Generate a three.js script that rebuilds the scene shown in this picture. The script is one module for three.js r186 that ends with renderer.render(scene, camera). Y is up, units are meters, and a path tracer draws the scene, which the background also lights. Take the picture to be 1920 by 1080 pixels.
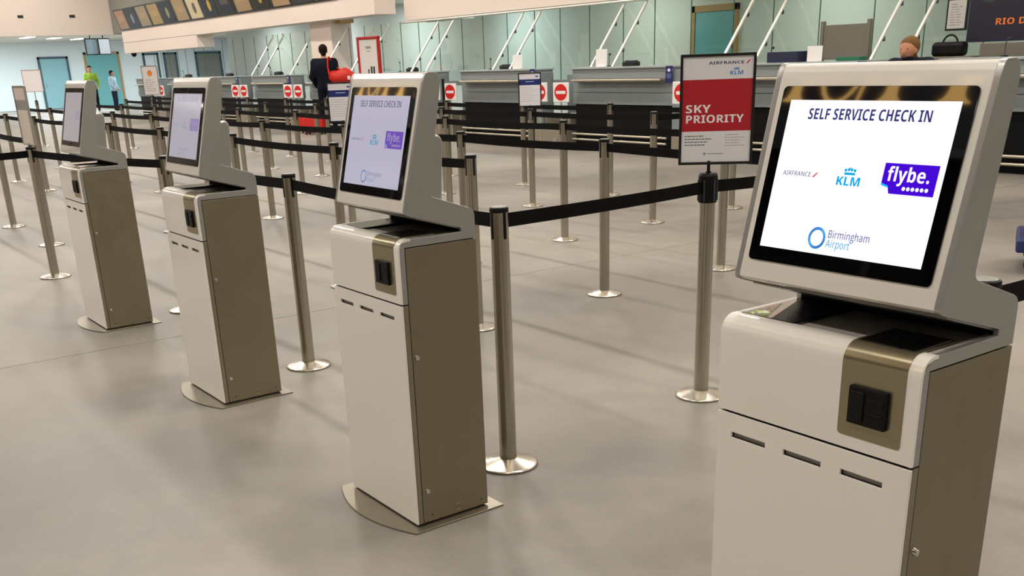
import * as THREE from 'three';
import { RoundedBoxGeometry } from 'three/addons/geometries/RoundedBoxGeometry.js';
import { mergeGeometries, mergeVertices, toCreasedNormals } from 'three/addons/utils/BufferGeometryUtils.js';
import { MarchingCubes } from 'three/addons/objects/MarchingCubes.js';
import { RectAreaLightUniformsLib } from 'three/addons/lights/RectAreaLightUniformsLib.js';

// ---------------------------------------------------------------- camera, light, exposure
// World: X runs along the kiosk row (to the right), Z points out of the kiosk fronts, Y is up, metres.
RectAreaLightUniformsLib.init();
const scene = new THREE.Scene();
scene.background = new THREE.Color(0x000000);
const renderer = new THREE.WebGLRenderer({ antialias: true });
renderer.toneMapping = THREE.LinearToneMapping;
renderer.toneMappingExposure = 0.86;
renderer.shadowMap.enabled = true;

const camera = new THREE.PerspectiveCamera(2 * Math.atan(540 / 1898.7) * 180 / Math.PI, 1920 / 1080, 0.05, 200);
camera.position.set(2.9707, 1.463, 2.1034);
camera.quaternion.setFromRotationMatrix(new THREE.Matrix4().makeBasis(
  new THREE.Vector3(0.5885, -0.0355, -0.8077), new THREE.Vector3(-0.27, 0.933, -0.2377), new THREE.Vector3(0.762, 0.358, 0.5396)));
camera.setViewOffset(1920, 1080, 7.6, -299.5, 1920, 1080);   // the photograph is the upper part of a taller frame
scene.add(camera);

const HALL_LIGHT = new THREE.Color().setRGB(1.0, 0.925, 0.84);
const HALL_POWER = 88;
const DESK_LIGHT = new THREE.Color().setRGB(1.0, 1.0, 0.93);
const COOL_LIGHT = new THREE.Color().setRGB(0.88, 0.975, 1.0);

// ---------------------------------------------------------------- helpers
let seed = 7;
const rnd = () => { seed = (seed * 1664525 + 1013904223) >>> 0; return seed / 4294967296; };
const taken = {};
function numbered(name) { const n = taken[name] || 0; taken[name] = n + 1; return n ? name + '_' + String(n).padStart(3, '0') : name; }
const V = (x, y, z) => new THREE.Vector3(x, y, z);
const clean = (g) => { g = g.index ? g.toNonIndexed() : g; for (const k of Object.keys(g.attributes)) if (!['position', 'normal', 'uv'].includes(k)) g.deleteAttribute(k); return g; };
const merge = (gs) => gs.length === 1 ? gs[0] : mergeGeometries(gs.map(clean), false);
const at = (g, x, y, z) => g.translate(x, y, z);
const box = (x0, x1, y0, y1, z0, z1) => at(new THREE.BoxGeometry(x1 - x0, y1 - y0, z1 - z0), (x0 + x1) / 2, (y0 + y1) / 2, (z0 + z1) / 2);
const rbox = (x0, x1, y0, y1, z0, z1, r = 0.004, s = 2) => at(new RoundedBoxGeometry(x1 - x0, y1 - y0, z1 - z0, s, Math.min(r, (x1 - x0) / 2.01, (y1 - y0) / 2.01, (z1 - z0) / 2.01)), (x0 + x1) / 2, (y0 + y1) / 2, (z0 + z1) / 2);
const cyl = (r, h, x, y, z, n = 20, r2 = r) => at(new THREE.CylinderGeometry(r2, r, h, n), x, y, z);
function rod(a, b, r, n = 10) {
  const d = b.clone().sub(a), g = new THREE.CylinderGeometry(r, r, d.length(), n);
  g.applyQuaternion(new THREE.Quaternion().setFromUnitVectors(V(0, 1, 0), d.clone().normalize()));
  return at(g, (a.x + b.x) / 2, (a.y + b.y) / 2, (a.z + b.z) / 2);
}
const lathe = (pts, n = 32) => new THREE.LatheGeometry(pts.map(([r, y]) => new THREE.Vector2(r, y)), n);
// closed outline with rounded corners: pts are [x, y, radius]
function outline(pts, Kind = THREE.Shape) {
  const s = new Kind(), n = pts.length;
  for (let i = 0; i < n; i++) {
    const [x, y, r = 0] = pts[i], [px, py] = pts[(i + n - 1) % n], [qx, qy] = pts[(i + 1) % n];
    if (!r) { i ? s.lineTo(x, y) : s.moveTo(x, y); continue; }
    const a = Math.hypot(px - x, py - y), b = Math.hypot(qx - x, qy - y), k = Math.min(r, a * 0.49, b * 0.49);
    const ax = x + (px - x) / a * k, ay = y + (py - y) / a * k, bx = x + (qx - x) / b * k, by = y + (qy - y) / b * k;
    i ? s.lineTo(ax, ay) : s.moveTo(ax, ay);
    s.quadraticCurveTo(x, y, bx, by);
  }
  s.closePath();
  return s;
}
const rrect = (x0, x1, y0, y1, r, Kind) => outline([[x0, y0, r], [x1, y0, r], [x1, y1, r], [x0, y1, r]], Kind);
const extrude = (shape, depth, bevel = 0, seg = 6) => new THREE.ExtrudeGeometry(shape, { depth: depth - 2 * bevel, bevelEnabled: bevel > 0, bevelThickness: bevel, bevelSize: bevel, bevelOffset: -bevel, bevelSegments: 2, curveSegments: seg }).translate(0, 0, bevel);
// outline given as (depth behind the front, height), extruded along x
const SIDE = new THREE.Matrix4().makeBasis(V(0, 0, -1), V(0, 1, 0), V(1, 0, 0));
const extrudeX = (shape, x0, x1, bevel = 0, seg = 8) => extrude(shape, x1 - x0, bevel, seg).applyMatrix4(SIDE).translate(x0, 0, 0);
// outline given as (x, y), extruded towards +z from z0
const extrudeZ = (shape, z0, z1, bevel = 0, seg = 6) => extrude(shape, z1 - z0, bevel, seg).translate(0, 0, z0);

function mesh(name, geo, mat, parent) {
  const m = new THREE.Mesh(Array.isArray(geo) ? merge(geo) : geo, mat);
  m.name = parent ? name : numbered(name); m.castShadow = m.receiveShadow = true;
  (parent || scene).add(m);
  return m;
}
function tag(o, label, category, group, kind) { o.userData.label = label; if (category) o.userData.category = category; if (group) o.userData.group = group; if (kind) o.userData.kind = kind; return o; }
function thing(name, label, category, [x, y, z] = [0, 0, 0], turn = 0, group) {
  const o = new THREE.Group(); o.name = numbered(name); scene.add(o); o.position.set(x, y, z); o.rotation.y = turn;
  return tag(o, label, category, group);
}
const struct = (name, geo, mat, label) => { const m = mesh(name, geo, mat); m.userData.kind = 'structure'; if (label) m.userData.label = label; return m; };
const structGroup = (name, label) => { const o = new THREE.Group(); o.name = numbered(name); scene.add(o); o.userData.kind = 'structure'; o.userData.label = label; return o; };
function copyOf(o, [x, y, z], turn, label, group) { const c = o.clone(); c.userData = { ...o.userData }; c.name = numbered(o.name.replace(/_\d{3}$/, '')); scene.add(c); c.position.set(x, y, z); c.rotation.y = turn; if (label) c.userData.label = label; if (group) c.userData.group = group; return c; }

// ---------------------------------------------------------------- textures and materials
function noise2(size, cells, s0) {      // tiling value noise, several octaves, 0..1
  const out = new Float32Array(size * size); let amp = 1, sum = 0;
  for (const c of cells) {
    let s = (s0 * 7919 + c * 104729) >>> 0; const r = () => { s = (s * 1664525 + 1013904223) >>> 0; return s / 4294967296; };
    const g = Array.from({ length: c * c }, r);
    for (let y = 0; y < size; y++) for (let x = 0; x < size; x++) {
      const u = x / size * c, v = y / size * c, i = Math.floor(u), j = Math.floor(v); let a = u - i, b = v - j; a = a * a * (3 - 2 * a); b = b * b * (3 - 2 * b);
      const k = (p, q) => g[(q % c) * c + (p % c)];
      out[y * size + x] += amp * ((k(i, j) * (1 - a) + k(i + 1, j) * a) * (1 - b) + (k(i, j + 1) * (1 - a) + k(i + 1, j + 1) * a) * b);
    }
    sum += amp; amp *= 0.6;
  }
  return out.map((v) => v / sum);
}
function dataTexture(size, f, srgb = true) {
  const d = new Uint8Array(size * size * 4);
  for (let i = 0; i < size * size; i++) { const [r, g, b] = f(i % size, Math.floor(i / size), i); d[4 * i] = r; d[4 * i + 1] = g; d[4 * i + 2] = b; d[4 * i + 3] = 255; }
  const t = new THREE.DataTexture(d, size, size); t.wrapS = t.wrapT = THREE.RepeatWrapping; t.magFilter = THREE.LinearFilter; if (srgb) t.colorSpace = THREE.SRGBColorSpace; t.needsUpdate = true;
  return t;
}
function canvas(w, h, draw) {
  const c = document.createElement('canvas'); c.width = w; c.height = h; const g = c.getContext('2d'); draw(g, w, h);
  const t = new THREE.CanvasTexture(c); t.colorSpace = THREE.SRGBColorSpace; t.anisotropy = 8; return t;
}
function fit(g, s, x0, x1, base, size, font = 'bold', align) {   // text stretched to run from x0 to x1
  g.save(); g.font = font + ' ' + size + 'px sans-serif'; g.textBaseline = 'alphabetic'; g.textAlign = 'left';
  const w = g.measureText(s).width; g.translate(x0, base); g.scale((x1 - x0) / w, 1); g.fillText(s, 0, 0); g.restore();
}
const std = (hex, roughness = 0.5, metalness = 0, extra = {}) => new THREE.MeshStandardMaterial({ color: hex, roughness, metalness, ...extra });
const phys = (hex, roughness, extra = {}) => new THREE.MeshPhysicalMaterial({ color: hex, roughness, ...extra });

// polished screed: cloudy, finely speckled, faint scuffs
const fa = noise2(1024, [3, 6, 12, 24], 3), fb = noise2(1024, [48, 128, 320], 5), fc = noise2(1024, [5, 9, 40], 11);
const floorMap = dataTexture(1024, (x, y, i) => { const v = 131 + (fa[i] - 0.5) * 58 + (fb[i] - 0.5) * 16; return [v, v * (0.962 + (fc[i] - 0.5) * 0.02), v * (0.905 + (fc[i] - 0.5) * 0.06)]; });
const floorRough = dataTexture(1024, (x, y, i) => { const v = 255 * (0.5 + (fa[i] - 0.5) * 0.16 + (fb[i] - 0.5) * 0.1); return [v, v, v]; }, false);
for (const t of [floorMap, floorRough]) t.repeat.set(1 / 5, 1 / 5);
// brushed steel: fine streaks along v
const sa = noise2(256, [64, 128], 21);
const brushed = dataTexture(256, (x, y) => { const v = 255 * (0.27 + 0.2 * (sa[(y % 8) * 256 + x] - 0.5)); return [v, v, v]; }, false);
const smudge = noise2(256, [4, 9, 20], 31);
const doorRough = dataTexture(256, (x, y, i) => { const v = 255 * (0.40 + 0.3 * (smudge[i] - 0.5) + 0.08 * (sa[(y % 8) * 256 + x] - 0.5)); return [v, v, v]; }, false);

const M = {
  floor: std(0xffffff, 1, 0, { map: floorMap, roughnessMap: floorRough }),
  joint: std(0x5f584c, 0.9),
  ceiling: std(0xd8d4cc, 0.9), addedDarkGlass: phys(0x07080a, 0.06), wall: std(0xe2d8cd, 0.85), wallDim: std(0x8b8b82, 0.9), backWall: std(0xd9e0da, 0.8), coolWall: std(0xe4ecee, 0.7), cream: std(0xe4d6cb, 0.75), tealWall: std(0x9fbcc4, 0.7),
  white: phys(0xebe6de, 0.3, { clearcoat: 1, clearcoatRoughness: 0.06 }),
  silver: std(0xb4b3b0, 0.38, 0.8),
  steelDoor: std(0x968d78, 1, 0.88, { roughnessMap: doorRough }),
  cheek: std(0x9c9380, 0.4, 0.85),
  plate: std(0x968f80, 0.34, 0.9),
  gold: std(0x9f967c, 0.3, 0.88),
  deck: std(0x9a968f, 0.45, 0.1),
  core: std(0x2a2826, 0.8), dark: std(0x0b0b0c, 0.5), black: phys(0x030304, 0.5, { specularIntensity: 0.5 }),
  glass: phys(0x020203, 0.04, { clearcoat: 1, clearcoatRoughness: 0.02 }),
  belt: phys(0x040405, 0.8, { specularIntensity: 0.35 }), tube: std(0xb7b1a4, 0.26, 1), base: std(0xc8c3b8, 0.27, 1), chrome: std(0xe0e0e0, 0.12, 1), rodSteel: std(0xe6e3da, 0.3, 0.6), capTop: std(0x8d9089, 0.35, 0.2),
  deskGrey: std(0x7d8587, 0.55), deskLight: std(0x9aa2a2, 0.5), deskBlack: phys(0x040508, 0.6, { specularIntensity: 0.3 }), bumper: std(0xc9c1ae, 0.35, 0.8), conveyor: std(0x9c9484, 0.45, 0.5),
  paneGlass: phys(0xf4faf6, 0.03, { transmission: 1, thickness: 0, ior: 1.5 }),
  glassEdge: std(0x3d5a50, 0.3),
  frameBlack: std(0x0d0d0e, 0.4), paper: std(0xe6e4e2, 0.7), red: std(0xb01c1c, 0.5), redBag: std(0xc8200f, 0.55), navy: std(0x141b3c, 0.6), blueSign: std(0x16205a, 0.5), oak: std(0xb08f5c, 0.6), teal: std(0x6fb0b4, 0.5), doorBlue: std(0x8fbcc6, 0.55), doorFrame: std(0x3f5c66, 0.6), greyPanel: std(0x6d675c, 0.6), wheel: std(0x33363a, 0.5), trolleyBlue: std(0x1d2b5e, 0.5), cardboard: std(0xb9a27a, 0.8), greenBox: std(0x1e6a4e, 0.6),
};
const glow = (c, k) => new THREE.MeshStandardMaterial({ color: 0x111111, emissive: c, emissiveIntensity: k, roughness: 0.6 });
const printed = (map, roughness = 0.45) => new THREE.MeshStandardMaterial({ map, roughness });

// ---------------------------------------------------------------- the hall: floor, walls, ceiling
const X0 = -41, X1 = 9, Z0 = -13.6, Z1 = 8.2, CEIL = 7.4;
{
  const fl = structGroup('floor', 'pale polished screed floor with fine construction joints');
  const uvFloor = (g) => { const p = g.attributes.position, u = g.attributes.uv; for (let i = 0; i < p.count; i++) u.setXY(i, p.getX(i) + 3.1, p.getZ(i) + 1.7); return g; };
  const cuts = [-56, -44.93, -38.93, -32.93, -26.93, -20.93, -14.93, -8.93, -2.93, 3.07, 9.3];
  for (let i = 0; i + 1 < cuts.length; i++) mesh('floor_slab', uvFloor(box(cuts[i] + 0.003, cuts[i + 1] - 0.003, -0.12, 0, -22, Z1 + 0.3)), M.floor, fl);
  mesh('floor_joint', box(-56, 9.3, -0.2, -0.004, -22, Z1 + 0.3), M.joint, fl);
}
struct('ceiling', box(X0 - 0.3, X1 + 0.3, CEIL, CEIL + 0.2, -11.2, Z1 + 0.3), M.ceiling);
struct('wall_front', box(X0 - 0.3, X1 + 0.3, 0, 1.0, Z1, Z1 + 0.2), M.wall);
{ const t = structGroup('added_window_1', 'added unseen glazing behind the camera, kept black so the kiosk glass mirrors dark');  // unseen glazing added near black, so kiosk displays reflect something dark
  for (let x = X0; x < X1; x += 2.5) { mesh('pane', box(x + 0.04, Math.min(x + 2.46, X1), 1.0, CEIL, Z1 + 0.03, Z1 + 0.06), M.addedDarkGlass, t); mesh('mullion', box(x - 0.04, x + 0.04, 1.0, CEIL, Z1, Z1 + 0.12), M.frameBlack, t); } }
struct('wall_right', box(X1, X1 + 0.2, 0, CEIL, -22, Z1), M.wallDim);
struct('wall_back', box(-36.5, X1, 0, 3.2, Z0 - 0.2, Z0), M.backWall);
// the high wall over the check-in desks, its lower edge the head of the glass screen
struct('wall_bulkhead', [box(-18.6, X1, 2.36, CEIL, -11.1, -10.75)], M.cream, 'cream wall above the check-in glass screens');
struct('ceiling_desks', box(-36.5, X1, 3.0, 3.15, Z0, -11.1), M.ceiling);
// end wall of the hall: open underneath to the side corridor
struct('wall_left', [box(X0 - 0.4, X0, 2.92, CEIL, -11.2, Z1), box(X0 - 0.4, X0, 0, 2.92, -4.6, Z1)], M.cream, 'plain cream wall closing the hall above the corridor opening');
struct('ceiling_corridor', [box(-56, -41.05, 3.0, 3.15, -22, -4.4), box(-41.05, -36.5, 3.0, 3.15, -22, -11.1)], M.ceiling);
struct('wall_corridor', box(-52.2, -52, 0, 3.0, -22, -4.4), M.coolWall, 'pale blue corridor wall with doors beyond the hall');
struct('wall_corridor_side', box(-52, -41.4, 0, 3, -4.6, -4.4), M.coolWall);
struct('wall_corridor_back', box(-52, -36.3, 0, 3, -20.2, -20), M.coolWall);
struct('wall_corridor_return', box(-36.7, -36.5, 0, 3, -20, Z0 - 0.2), M.tealWall);
for (const z of [-7.44, -9.3]) { const v = thing('wall_vent', 'small dark vent high on the plain cream end wall', 'vent', [X0, 3.6, z], 0, 'vents on the cream end wall'); mesh('grille_frame', rbox(0, 0.03, -0.045, 0.045, -0.1, 0.1, 0.005), M.dark, v); for (let k = 0; k < 3; k++) mesh('blade', box(0.03, 0.036, -0.032 + k * 0.026, -0.02 + k * 0.026, -0.09, 0.09), M.wheel, v); }
// monitors hung at the corridor mouth, and a camera under the portal beam
for (const [z, c, l] of [[-10.0, '#8fa4ad', 'grey'], [-10.5, '#dfe9ee', 'white']]) { const t = thing('hanging_monitor', l + ' lit monitor hung side by side at the corridor mouth', 'monitor', [-41.6, 2.2, z], Math.PI / 2 + 0.35); mesh('casing', rbox(-0.27, 0.27, 0, 0.62, -0.06, 0, 0.01), M.frameBlack, t); const p = mesh('screen', new THREE.PlaneGeometry(0.48, 0.54), new THREE.MeshStandardMaterial({ color: 0x101214, emissive: c, emissiveIntensity: 0.8, roughness: 0.3 }), t); p.position.set(0, 0.31, 0.003); mesh('hanger', rod(V(0, 0.6, -0.03), V(0, 0.78, -0.03), 0.02), M.frameBlack, t); }
tag(mesh('security_camera', [at(new THREE.SphereGeometry(0.09, 20, 12), -37.5, 2.12, -10.35), cyl(0.1, 0.05, -37.5, 2.145, -10.35, 20)], M.black), 'black dome camera under the left end of the portal beam', 'camera');

// hall lighting: long linear luminaires under the ceiling, each a glowing diffuser with its own area light
function luminaire(x, y, z, len, w, colour, power, label, group, glowK = 1) {
  const t = thing('ceiling_light', label, 'light', [x, y, z], 0, group);
  mesh('housing', rbox(-len / 2 - 0.03, len / 2 + 0.03, 0.012, 0.1, -w / 2 - 0.03, w / 2 + 0.03, 0.01), M.ceiling, t);
  mesh('diffuser', box(-len / 2, len / 2, 0, 0.014, -w / 2, w / 2), glow(colour, glowK), t);
  const l = new THREE.RectAreaLight(colour, power, len, w); l.position.set(x, y - 0.012, z); l.rotation.x = -Math.PI / 2; l.castShadow = true; l.name = 'area_light'; scene.add(l);
}
for (const z of [4.2, -1.9, -7.4]) for (let k = 0; k < 9; k++) luminaire(5.2 - k * 5.4, 6.6, z, 1.7, 0.34, HALL_LIGHT, HALL_POWER, 'warm white linear luminaire hung under the hall ceiling', 'hall luminaires', 30);
for (let k = 0; k < 9; k++) luminaire(5 - k * 4.6, 2.97, -12.2, 1.2, 0.3, k > 4 ? COOL_LIGHT : DESK_LIGHT, k > 4 ? 60 : 38, 'recessed fluorescent panel in the low ceiling behind the desks', 'lights behind the check-in desks', 8);
for (const [x, z] of [[-44, -8.2], [-45.6, -9.6], [-47.2, -11], [-44, -13.6], [-47, -15.6], [-40, -13.2], [-40, -15.8], [-49, -6.6]]) luminaire(x, 2.96, z, 1.3, 0.34, COOL_LIGHT, 120, 'bright cool white panel light in the corridor ceiling', 'corridor panel lights', 14);

// lit advertising board high on the wall behind the camera; the black kiosk glass mirrors its gold lettering
{
  const map = canvas(2048, 256, (g, w, h) => {
    g.fillStyle = '#05060f'; g.fillRect(0, 0, w, h); g.fillStyle = '#ffc873';
    const foot = (x, sw) => { g.beginPath(); g.moveTo(x - sw / 2, 0); g.lineTo(x + sw / 2, 0); g.lineTo(x + sw / 2, 166); g.quadraticCurveTo(x + sw / 2 + 1, 181, x + sw, 185); g.lineTo(x + sw, 189); g.lineTo(x - sw, 189); g.lineTo(x - sw, 185); g.quadraticCurveTo(x - sw / 2 - 1, 181, x - sw / 2, 166); g.fill(); };
    const bowl = (x, r) => { g.lineWidth = 8; g.strokeStyle = '#ffc873'; g.beginPath(); g.ellipse(x, 124, r, 64, 0, 0, Math.PI * 2); g.stroke(); g.lineWidth = 7; g.beginPath(); g.moveTo(x - r - 16, 0); g.lineTo(x - r - 3, 189); g.stroke(); };
    const U = (X) => ((-9.6 - X) / 16.4 + 0.5) * w;
    for (const [o, k] of [[0, 1], [-10.9, 0.76]]) { const Q = (X) => U(-4.1 + (X + 4.1) * k + o); foot(Q(-5.2), 18 * k); bowl(Q(-4.62), 34 * k); foot(Q(-3.93), 19 * k); foot(Q(-3.17), 24 * k); foot(Q(-2.3), 12 * k); }
  });
  const t = thing('advertising_board', 'long lit navy advertising board with gold serif lettering, mirrored in the kiosk glass', 'sign', [-9.6, 4.45, Z1 - 0.1]);
  mesh('frame', rbox(-8.3, 8.3, -0.06, 1.92, -0.02, 0.08, 0.01), M.frameBlack, t);
  const f = mesh('lit_face', new THREE.PlaneGeometry(16.4, 1.8).rotateY(Math.PI), new THREE.MeshStandardMaterial({ color: 0x05060f, emissive: 0xffffff, emissiveMap: map, emissiveIntensity: 5, roughness: 0.5 }), t); f.position.set(0, 0.94, -0.025);
}

// ---------------------------------------------------------------- kiosks
const SW = 0.353, SH = 0.277;
function drawScreen(fade, tint) {
  return canvas(1024, 804, (g, w, h) => {
    const k = 2900, X = (u) => (u + 0.177) * k, Y = (v) => (0.305 - v) * k;
    g.fillStyle = tint; g.fillRect(0, 0, w, h);
    g.globalAlpha = fade;
    g.fillStyle = '#262a70'; fit(g, 'SELF SERVICE CHECK IN', X(-0.13), X(0.129), Y(0.2705), 0.027 * k, 'bold');
    g.fillStyle = '#343a66'; fit(g, 'AIRFRANCE', X(-0.159), X(-0.093), Y(0.166), 0.0115 * k, 'normal');
    g.fillStyle = '#e0303c'; g.beginPath(); g.moveTo(X(-0.09), Y(0.1655)); g.lineTo(X(-0.081), Y(0.1745)); g.lineTo(X(-0.078), Y(0.1745)); g.lineTo(X(-0.086), Y(0.1655)); g.fill();
    g.fillStyle = '#00a1de'; fit(g, 'KLM', X(-0.036), X(0.018), Y(0.1555), 0.0215 * k, 'bold');
    for (let i = 0; i < 4; i++) { g.beginPath(); g.arc(X(-0.0188 + i * 0.0065), Y(0.1825 + (i % 3 ? 0.0012 : 0)), 0.0028 * k, 0, 7); g.fill(); }
    g.fillRect(X(-0.0205), Y(0.1785), 0.023 * k, 0.0042 * k); g.fillRect(X(-0.0102), Y(0.1885), 0.0016 * k, 0.005 * k);
    g.fillStyle = '#4100cf'; g.fillRect(X(0.06), Y(0.2), 0.105 * k, 0.052 * k);
    g.fillStyle = tint; g.beginPath(); g.moveTo(X(0.0595), Y(0.147)); g.lineTo(X(0.0595), Y(0.1625)); g.lineTo(X(0.075), Y(0.158)); g.lineTo(X(0.079), Y(0.147)); g.fill();
    g.fillStyle = '#25b4ff'; g.beginPath(); g.moveTo(X(0.06), Y(0.1615)); g.lineTo(X(0.06), Y(0.1655)); g.lineTo(X(0.074), Y(0.1615)); g.lineTo(X(0.076), Y(0.1575)); g.fill();
    g.fillStyle = '#ffffff'; fit(g, 'flybe.', X(0.068), X(0.153), Y(0.1695), 0.0335 * k, 'bold');
    for (let i = 0; i < 6; i++) { g.beginPath(); g.arc(X(0.106 + i * 0.0088), Y(0.158), 0.0035 * k, 0, 7); g.fill(); }
    const gr = g.createLinearGradient(X(-0.067), Y(0.077), X(-0.03), Y(0.036)); gr.addColorStop(0, '#1c63b8'); gr.addColorStop(0.5, '#58a8e6'); gr.addColorStop(1, '#1d4f9c');
    g.strokeStyle = gr; g.lineWidth = 0.0052 * k; g.beginPath(); g.ellipse(X(-0.0485), Y(0.0565), 0.0165 * k, 0.0175 * k, 0, 0, 7); g.stroke();
    g.fillStyle = '#4a4a9c'; fit(g, 'Birmingham', X(-0.026), X(0.065), Y(0.0595), 0.0195 * k, 'normal');
    g.fillStyle = '#3f9fd8'; fit(g, 'Airport', X(-0.026), X(0.026), Y(0.0425), 0.0195 * k, 'normal');
  });
}
const W2 = 0.228;
const tilt = Math.atan2(0.123 - 0.0413, 1.3953 - 1.0748), GL = 0.3307;
const sideOutline = () => outline([[0.0072, 0.763], [0.0072, 0.9548, 0.028], [0.047, 0.9548], [0.047, 0.962], [0.233, 0.962], [0.233, 0.974, 0.003], [0.05, 1.028, 0.012], [0.0315, 1.036, 0.016], [0.1285, 1.416, 0.012], [0.138, 1.437, 0.02], [0.178, 1.437, 0.03], [0.187, 1.408, 0.02], [0.126, 1.082, 0.018], [0.287, 1.026, 0.022], [0.287, 0.9372], [0.0238, 0.9372], [0.0238, 0.763]]);
const headOutline = () => outline([[0.0317, 1.037, 0.02], [0.1288, 1.4158, 0.012], [0.138, 1.4355, 0.02], [0.178, 1.4355, 0.03], [0.186, 1.407, 0.02], [0.128, 1.086, 0.01], [0.09, 1.02, 0.006], [0.055, 1.028, 0.012]]);
function shell(x0, x1, off, wEnd, yBottom, th) {   // front panel that bends back over the deck edge
  const r = 0.034, a = -off, t = 0.962 + off, pts = [], inn = [];
  pts.push([a, yBottom]); for (let i = 0; i <= 8; i++) { const q = i / 8 * Math.PI / 2, R = r + off; pts.push([r - R * Math.cos(q), 0.962 - r + R * Math.sin(q)]); } pts.push([wEnd, t]);
  inn.push([wEnd, t - th]); for (let i = 8; i >= 0; i--) { const q = i / 8 * Math.PI / 2, R = r + off - th; inn.push([r - R * Math.cos(q), 0.962 - r + R * Math.sin(q)]); } inn.push([a + th, yBottom]);
  const s = new THREE.Shape(); pts.concat(inn).forEach(([x, y], i) => i ? s.lineTo(x, y) : s.moveTo(x, y));
  return toCreasedNormals(extrudeX(s, x0, x1), 0.6);
}
function makeKiosk(label, x, screenMat, lightPaint) {
  const t = thing('check_in_kiosk', label, 'kiosk', [x, 0, 0.574], 0, 'self service kiosks in a row');
  // floor plate with a bowed front edge
  { const s = new THREE.Shape(); s.moveTo(-0.262, 0.33); s.lineTo(0.262, 0.33); s.lineTo(0.268, -0.03); s.quadraticCurveTo(0, -0.165, -0.268, -0.03); s.closePath();
    mesh('base_plate', extrude(s, 0.006, 0.0015, 16).rotateX(-Math.PI / 2), M.plate, t); }
  mesh('inner_body', [box(-0.214, 0.214, 0.006, 0.948, -0.282, -0.012), box(-0.214, 0.214, 0.948, 0.968, -0.282, -0.238)], M.core, t);
  // lower front panel with three slots
  { const s = rrect(-W2, W2, 0.012, 0.7585, 0.002);
    for (const [a, b] of [[-0.189, -0.099], [-0.053, 0.038], [0.083, 0.174]]) s.holes.push(rrect(a, b, 0.7065, 0.719, 0.0008, THREE.Path));
    const p = mesh('lower_front_panel', extrudeZ(s, -0.006, 0, 0.001), M.white, t);
    for (const [a, b] of [[-0.189, -0.099], [-0.053, 0.038], [0.083, 0.174]]) mesh('slot', [box(a, b, 0.7065, 0.719, -0.0118, -0.0095)], M.deck, p); }
  mesh('upper_front_panel', [shell(-W2, W2, 0, 0.046, 0.7645, 0.0062)], M.white, t);
  // bronze card reader insert that wraps over the edge
  { const g = [shell(0.0695, 0.2015, 0.0014, 0.15, 0.806, 0.003), extrudeZ(outline([[0.0695, 0.79, 0.012], [0.2015, 0.79, 0.012], [0.2015, 0.8062], [0.0695, 0.8062]]), -0.0016, 0.0014)];
    const ins = mesh('card_reader_surround', g, M.gold, t); ins.userData.label = 'bronze metal surround wrapping over the edge';
    mesh('reader_window', rbox(0.0775, 0.1935, 0.9625, 0.9655, -0.14, -0.028, 0.002), M.glass, ins);
    mesh('reader_mouth', [extrudeZ(rrect(0.0935, 0.1735, 0.8185, 0.8905, 0.004), 0, 0.0105, 0.002), rbox(0.1, 0.128, 0.826, 0.882, 0.01, 0.0135, 0.006), rbox(0.134, 0.168, 0.842, 0.847, 0.01, 0.0125, 0.001), rbox(0.134, 0.168, 0.86, 0.872, 0.01, 0.0118, 0.001)], M.black, ins); }
  mesh('deck', [box(-0.215, 0.215, 0.94, 0.956, -0.236, -0.04), box(0.2045, 0.215, 0.956, 0.961, -0.236, -0.045)], M.deck, t);
  { const tr = mesh('document_tray', [rbox(-0.2155, -0.082, 0.95, 0.9632, -0.238, -0.043, 0.002)], M.glass, t); tr.userData.label = 'black glass document scanner window';
    if (lightPaint) { const g = extrude(outline([[-0.204, 0.047], [-0.15, 0.047], [-0.204, 0.158]]), 0.0004).rotateX(-Math.PI / 2).translate(0, 0.9632, 0), p = g.attributes.position, u = g.attributes.uv; for (let i = 0; i < p.count; i++) u.setXY(i, (p.getX(i) + 0.204) / 0.12, (-p.getZ(i) - 0.047) / 0.12); mesh('painted_light_patch', g, lightPaint, tr); } }  // vivid light in the scanner glass, painted as a coloured triangle
  // side plates carry the head; doors and cheeks below
  for (const s of [-1, 1]) {
    const a = s > 0 ? 0.2155 : -W2, b = s > 0 ? W2 : -0.2155;
    mesh('side_plate', extrudeX(sideOutline(), a, b, 0.0012), M.silver, t).userData.label = 'silver grey side plate';
    mesh('cheek', extrudeX(outline([[0.0072, 0.012], [0.0072, 0.759], [0.0238, 0.759], [0.0238, 0.012]]), a, b, 0.0008), M.cheek, t);
    const uvm = (g) => { const p = g.attributes.position, u = g.attributes.uv; for (let i = 0; i < p.count; i++) u.setXY(i, p.getZ(i) * 2.2, p.getY(i) * 1.3); return g; };
    const door = mesh('side_door', uvm(extrudeX(outline([[0.0262, 0.012], [0.0262, 0.934], [0.287, 0.934], [0.287, 0.012]]), s > 0 ? 0.216 : -W2 + 0.0003, s > 0 ? W2 - 0.0003 : -0.216, 0.0008)), M.steelDoor, t); door.userData.label = 'dull stainless steel side door';
    for (const [w, y] of [[0.041, 0.587], [0.046, 0.124]]) { const k = mesh('lock', [cyl(0.0085, 0.007, 0, 0, 0, 18, 0.007).rotateZ(-Math.PI / 2 * s), rbox(-0.001 + s * 0.004, 0.001 + s * 0.004, -0.006, 0.006, -0.0022, 0.0022, 0.0005)], M.chrome, door); k.position.set(s * (W2 + 0.003), y, -w); }
    if (s > 0) { const k = mesh('cable_plug', new THREE.TorusGeometry(0.011, 0.0012, 6, 20).rotateY(Math.PI / 2), M.plate, door); k.position.set(W2, 0.035, -0.165); for (const w of [0.06, 0.26]) mesh('rivet', at(new THREE.SphereGeometry(0.0035, 8, 6), W2 - 0.0015, 0.035, -w), M.dark, door); }
  }
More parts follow.
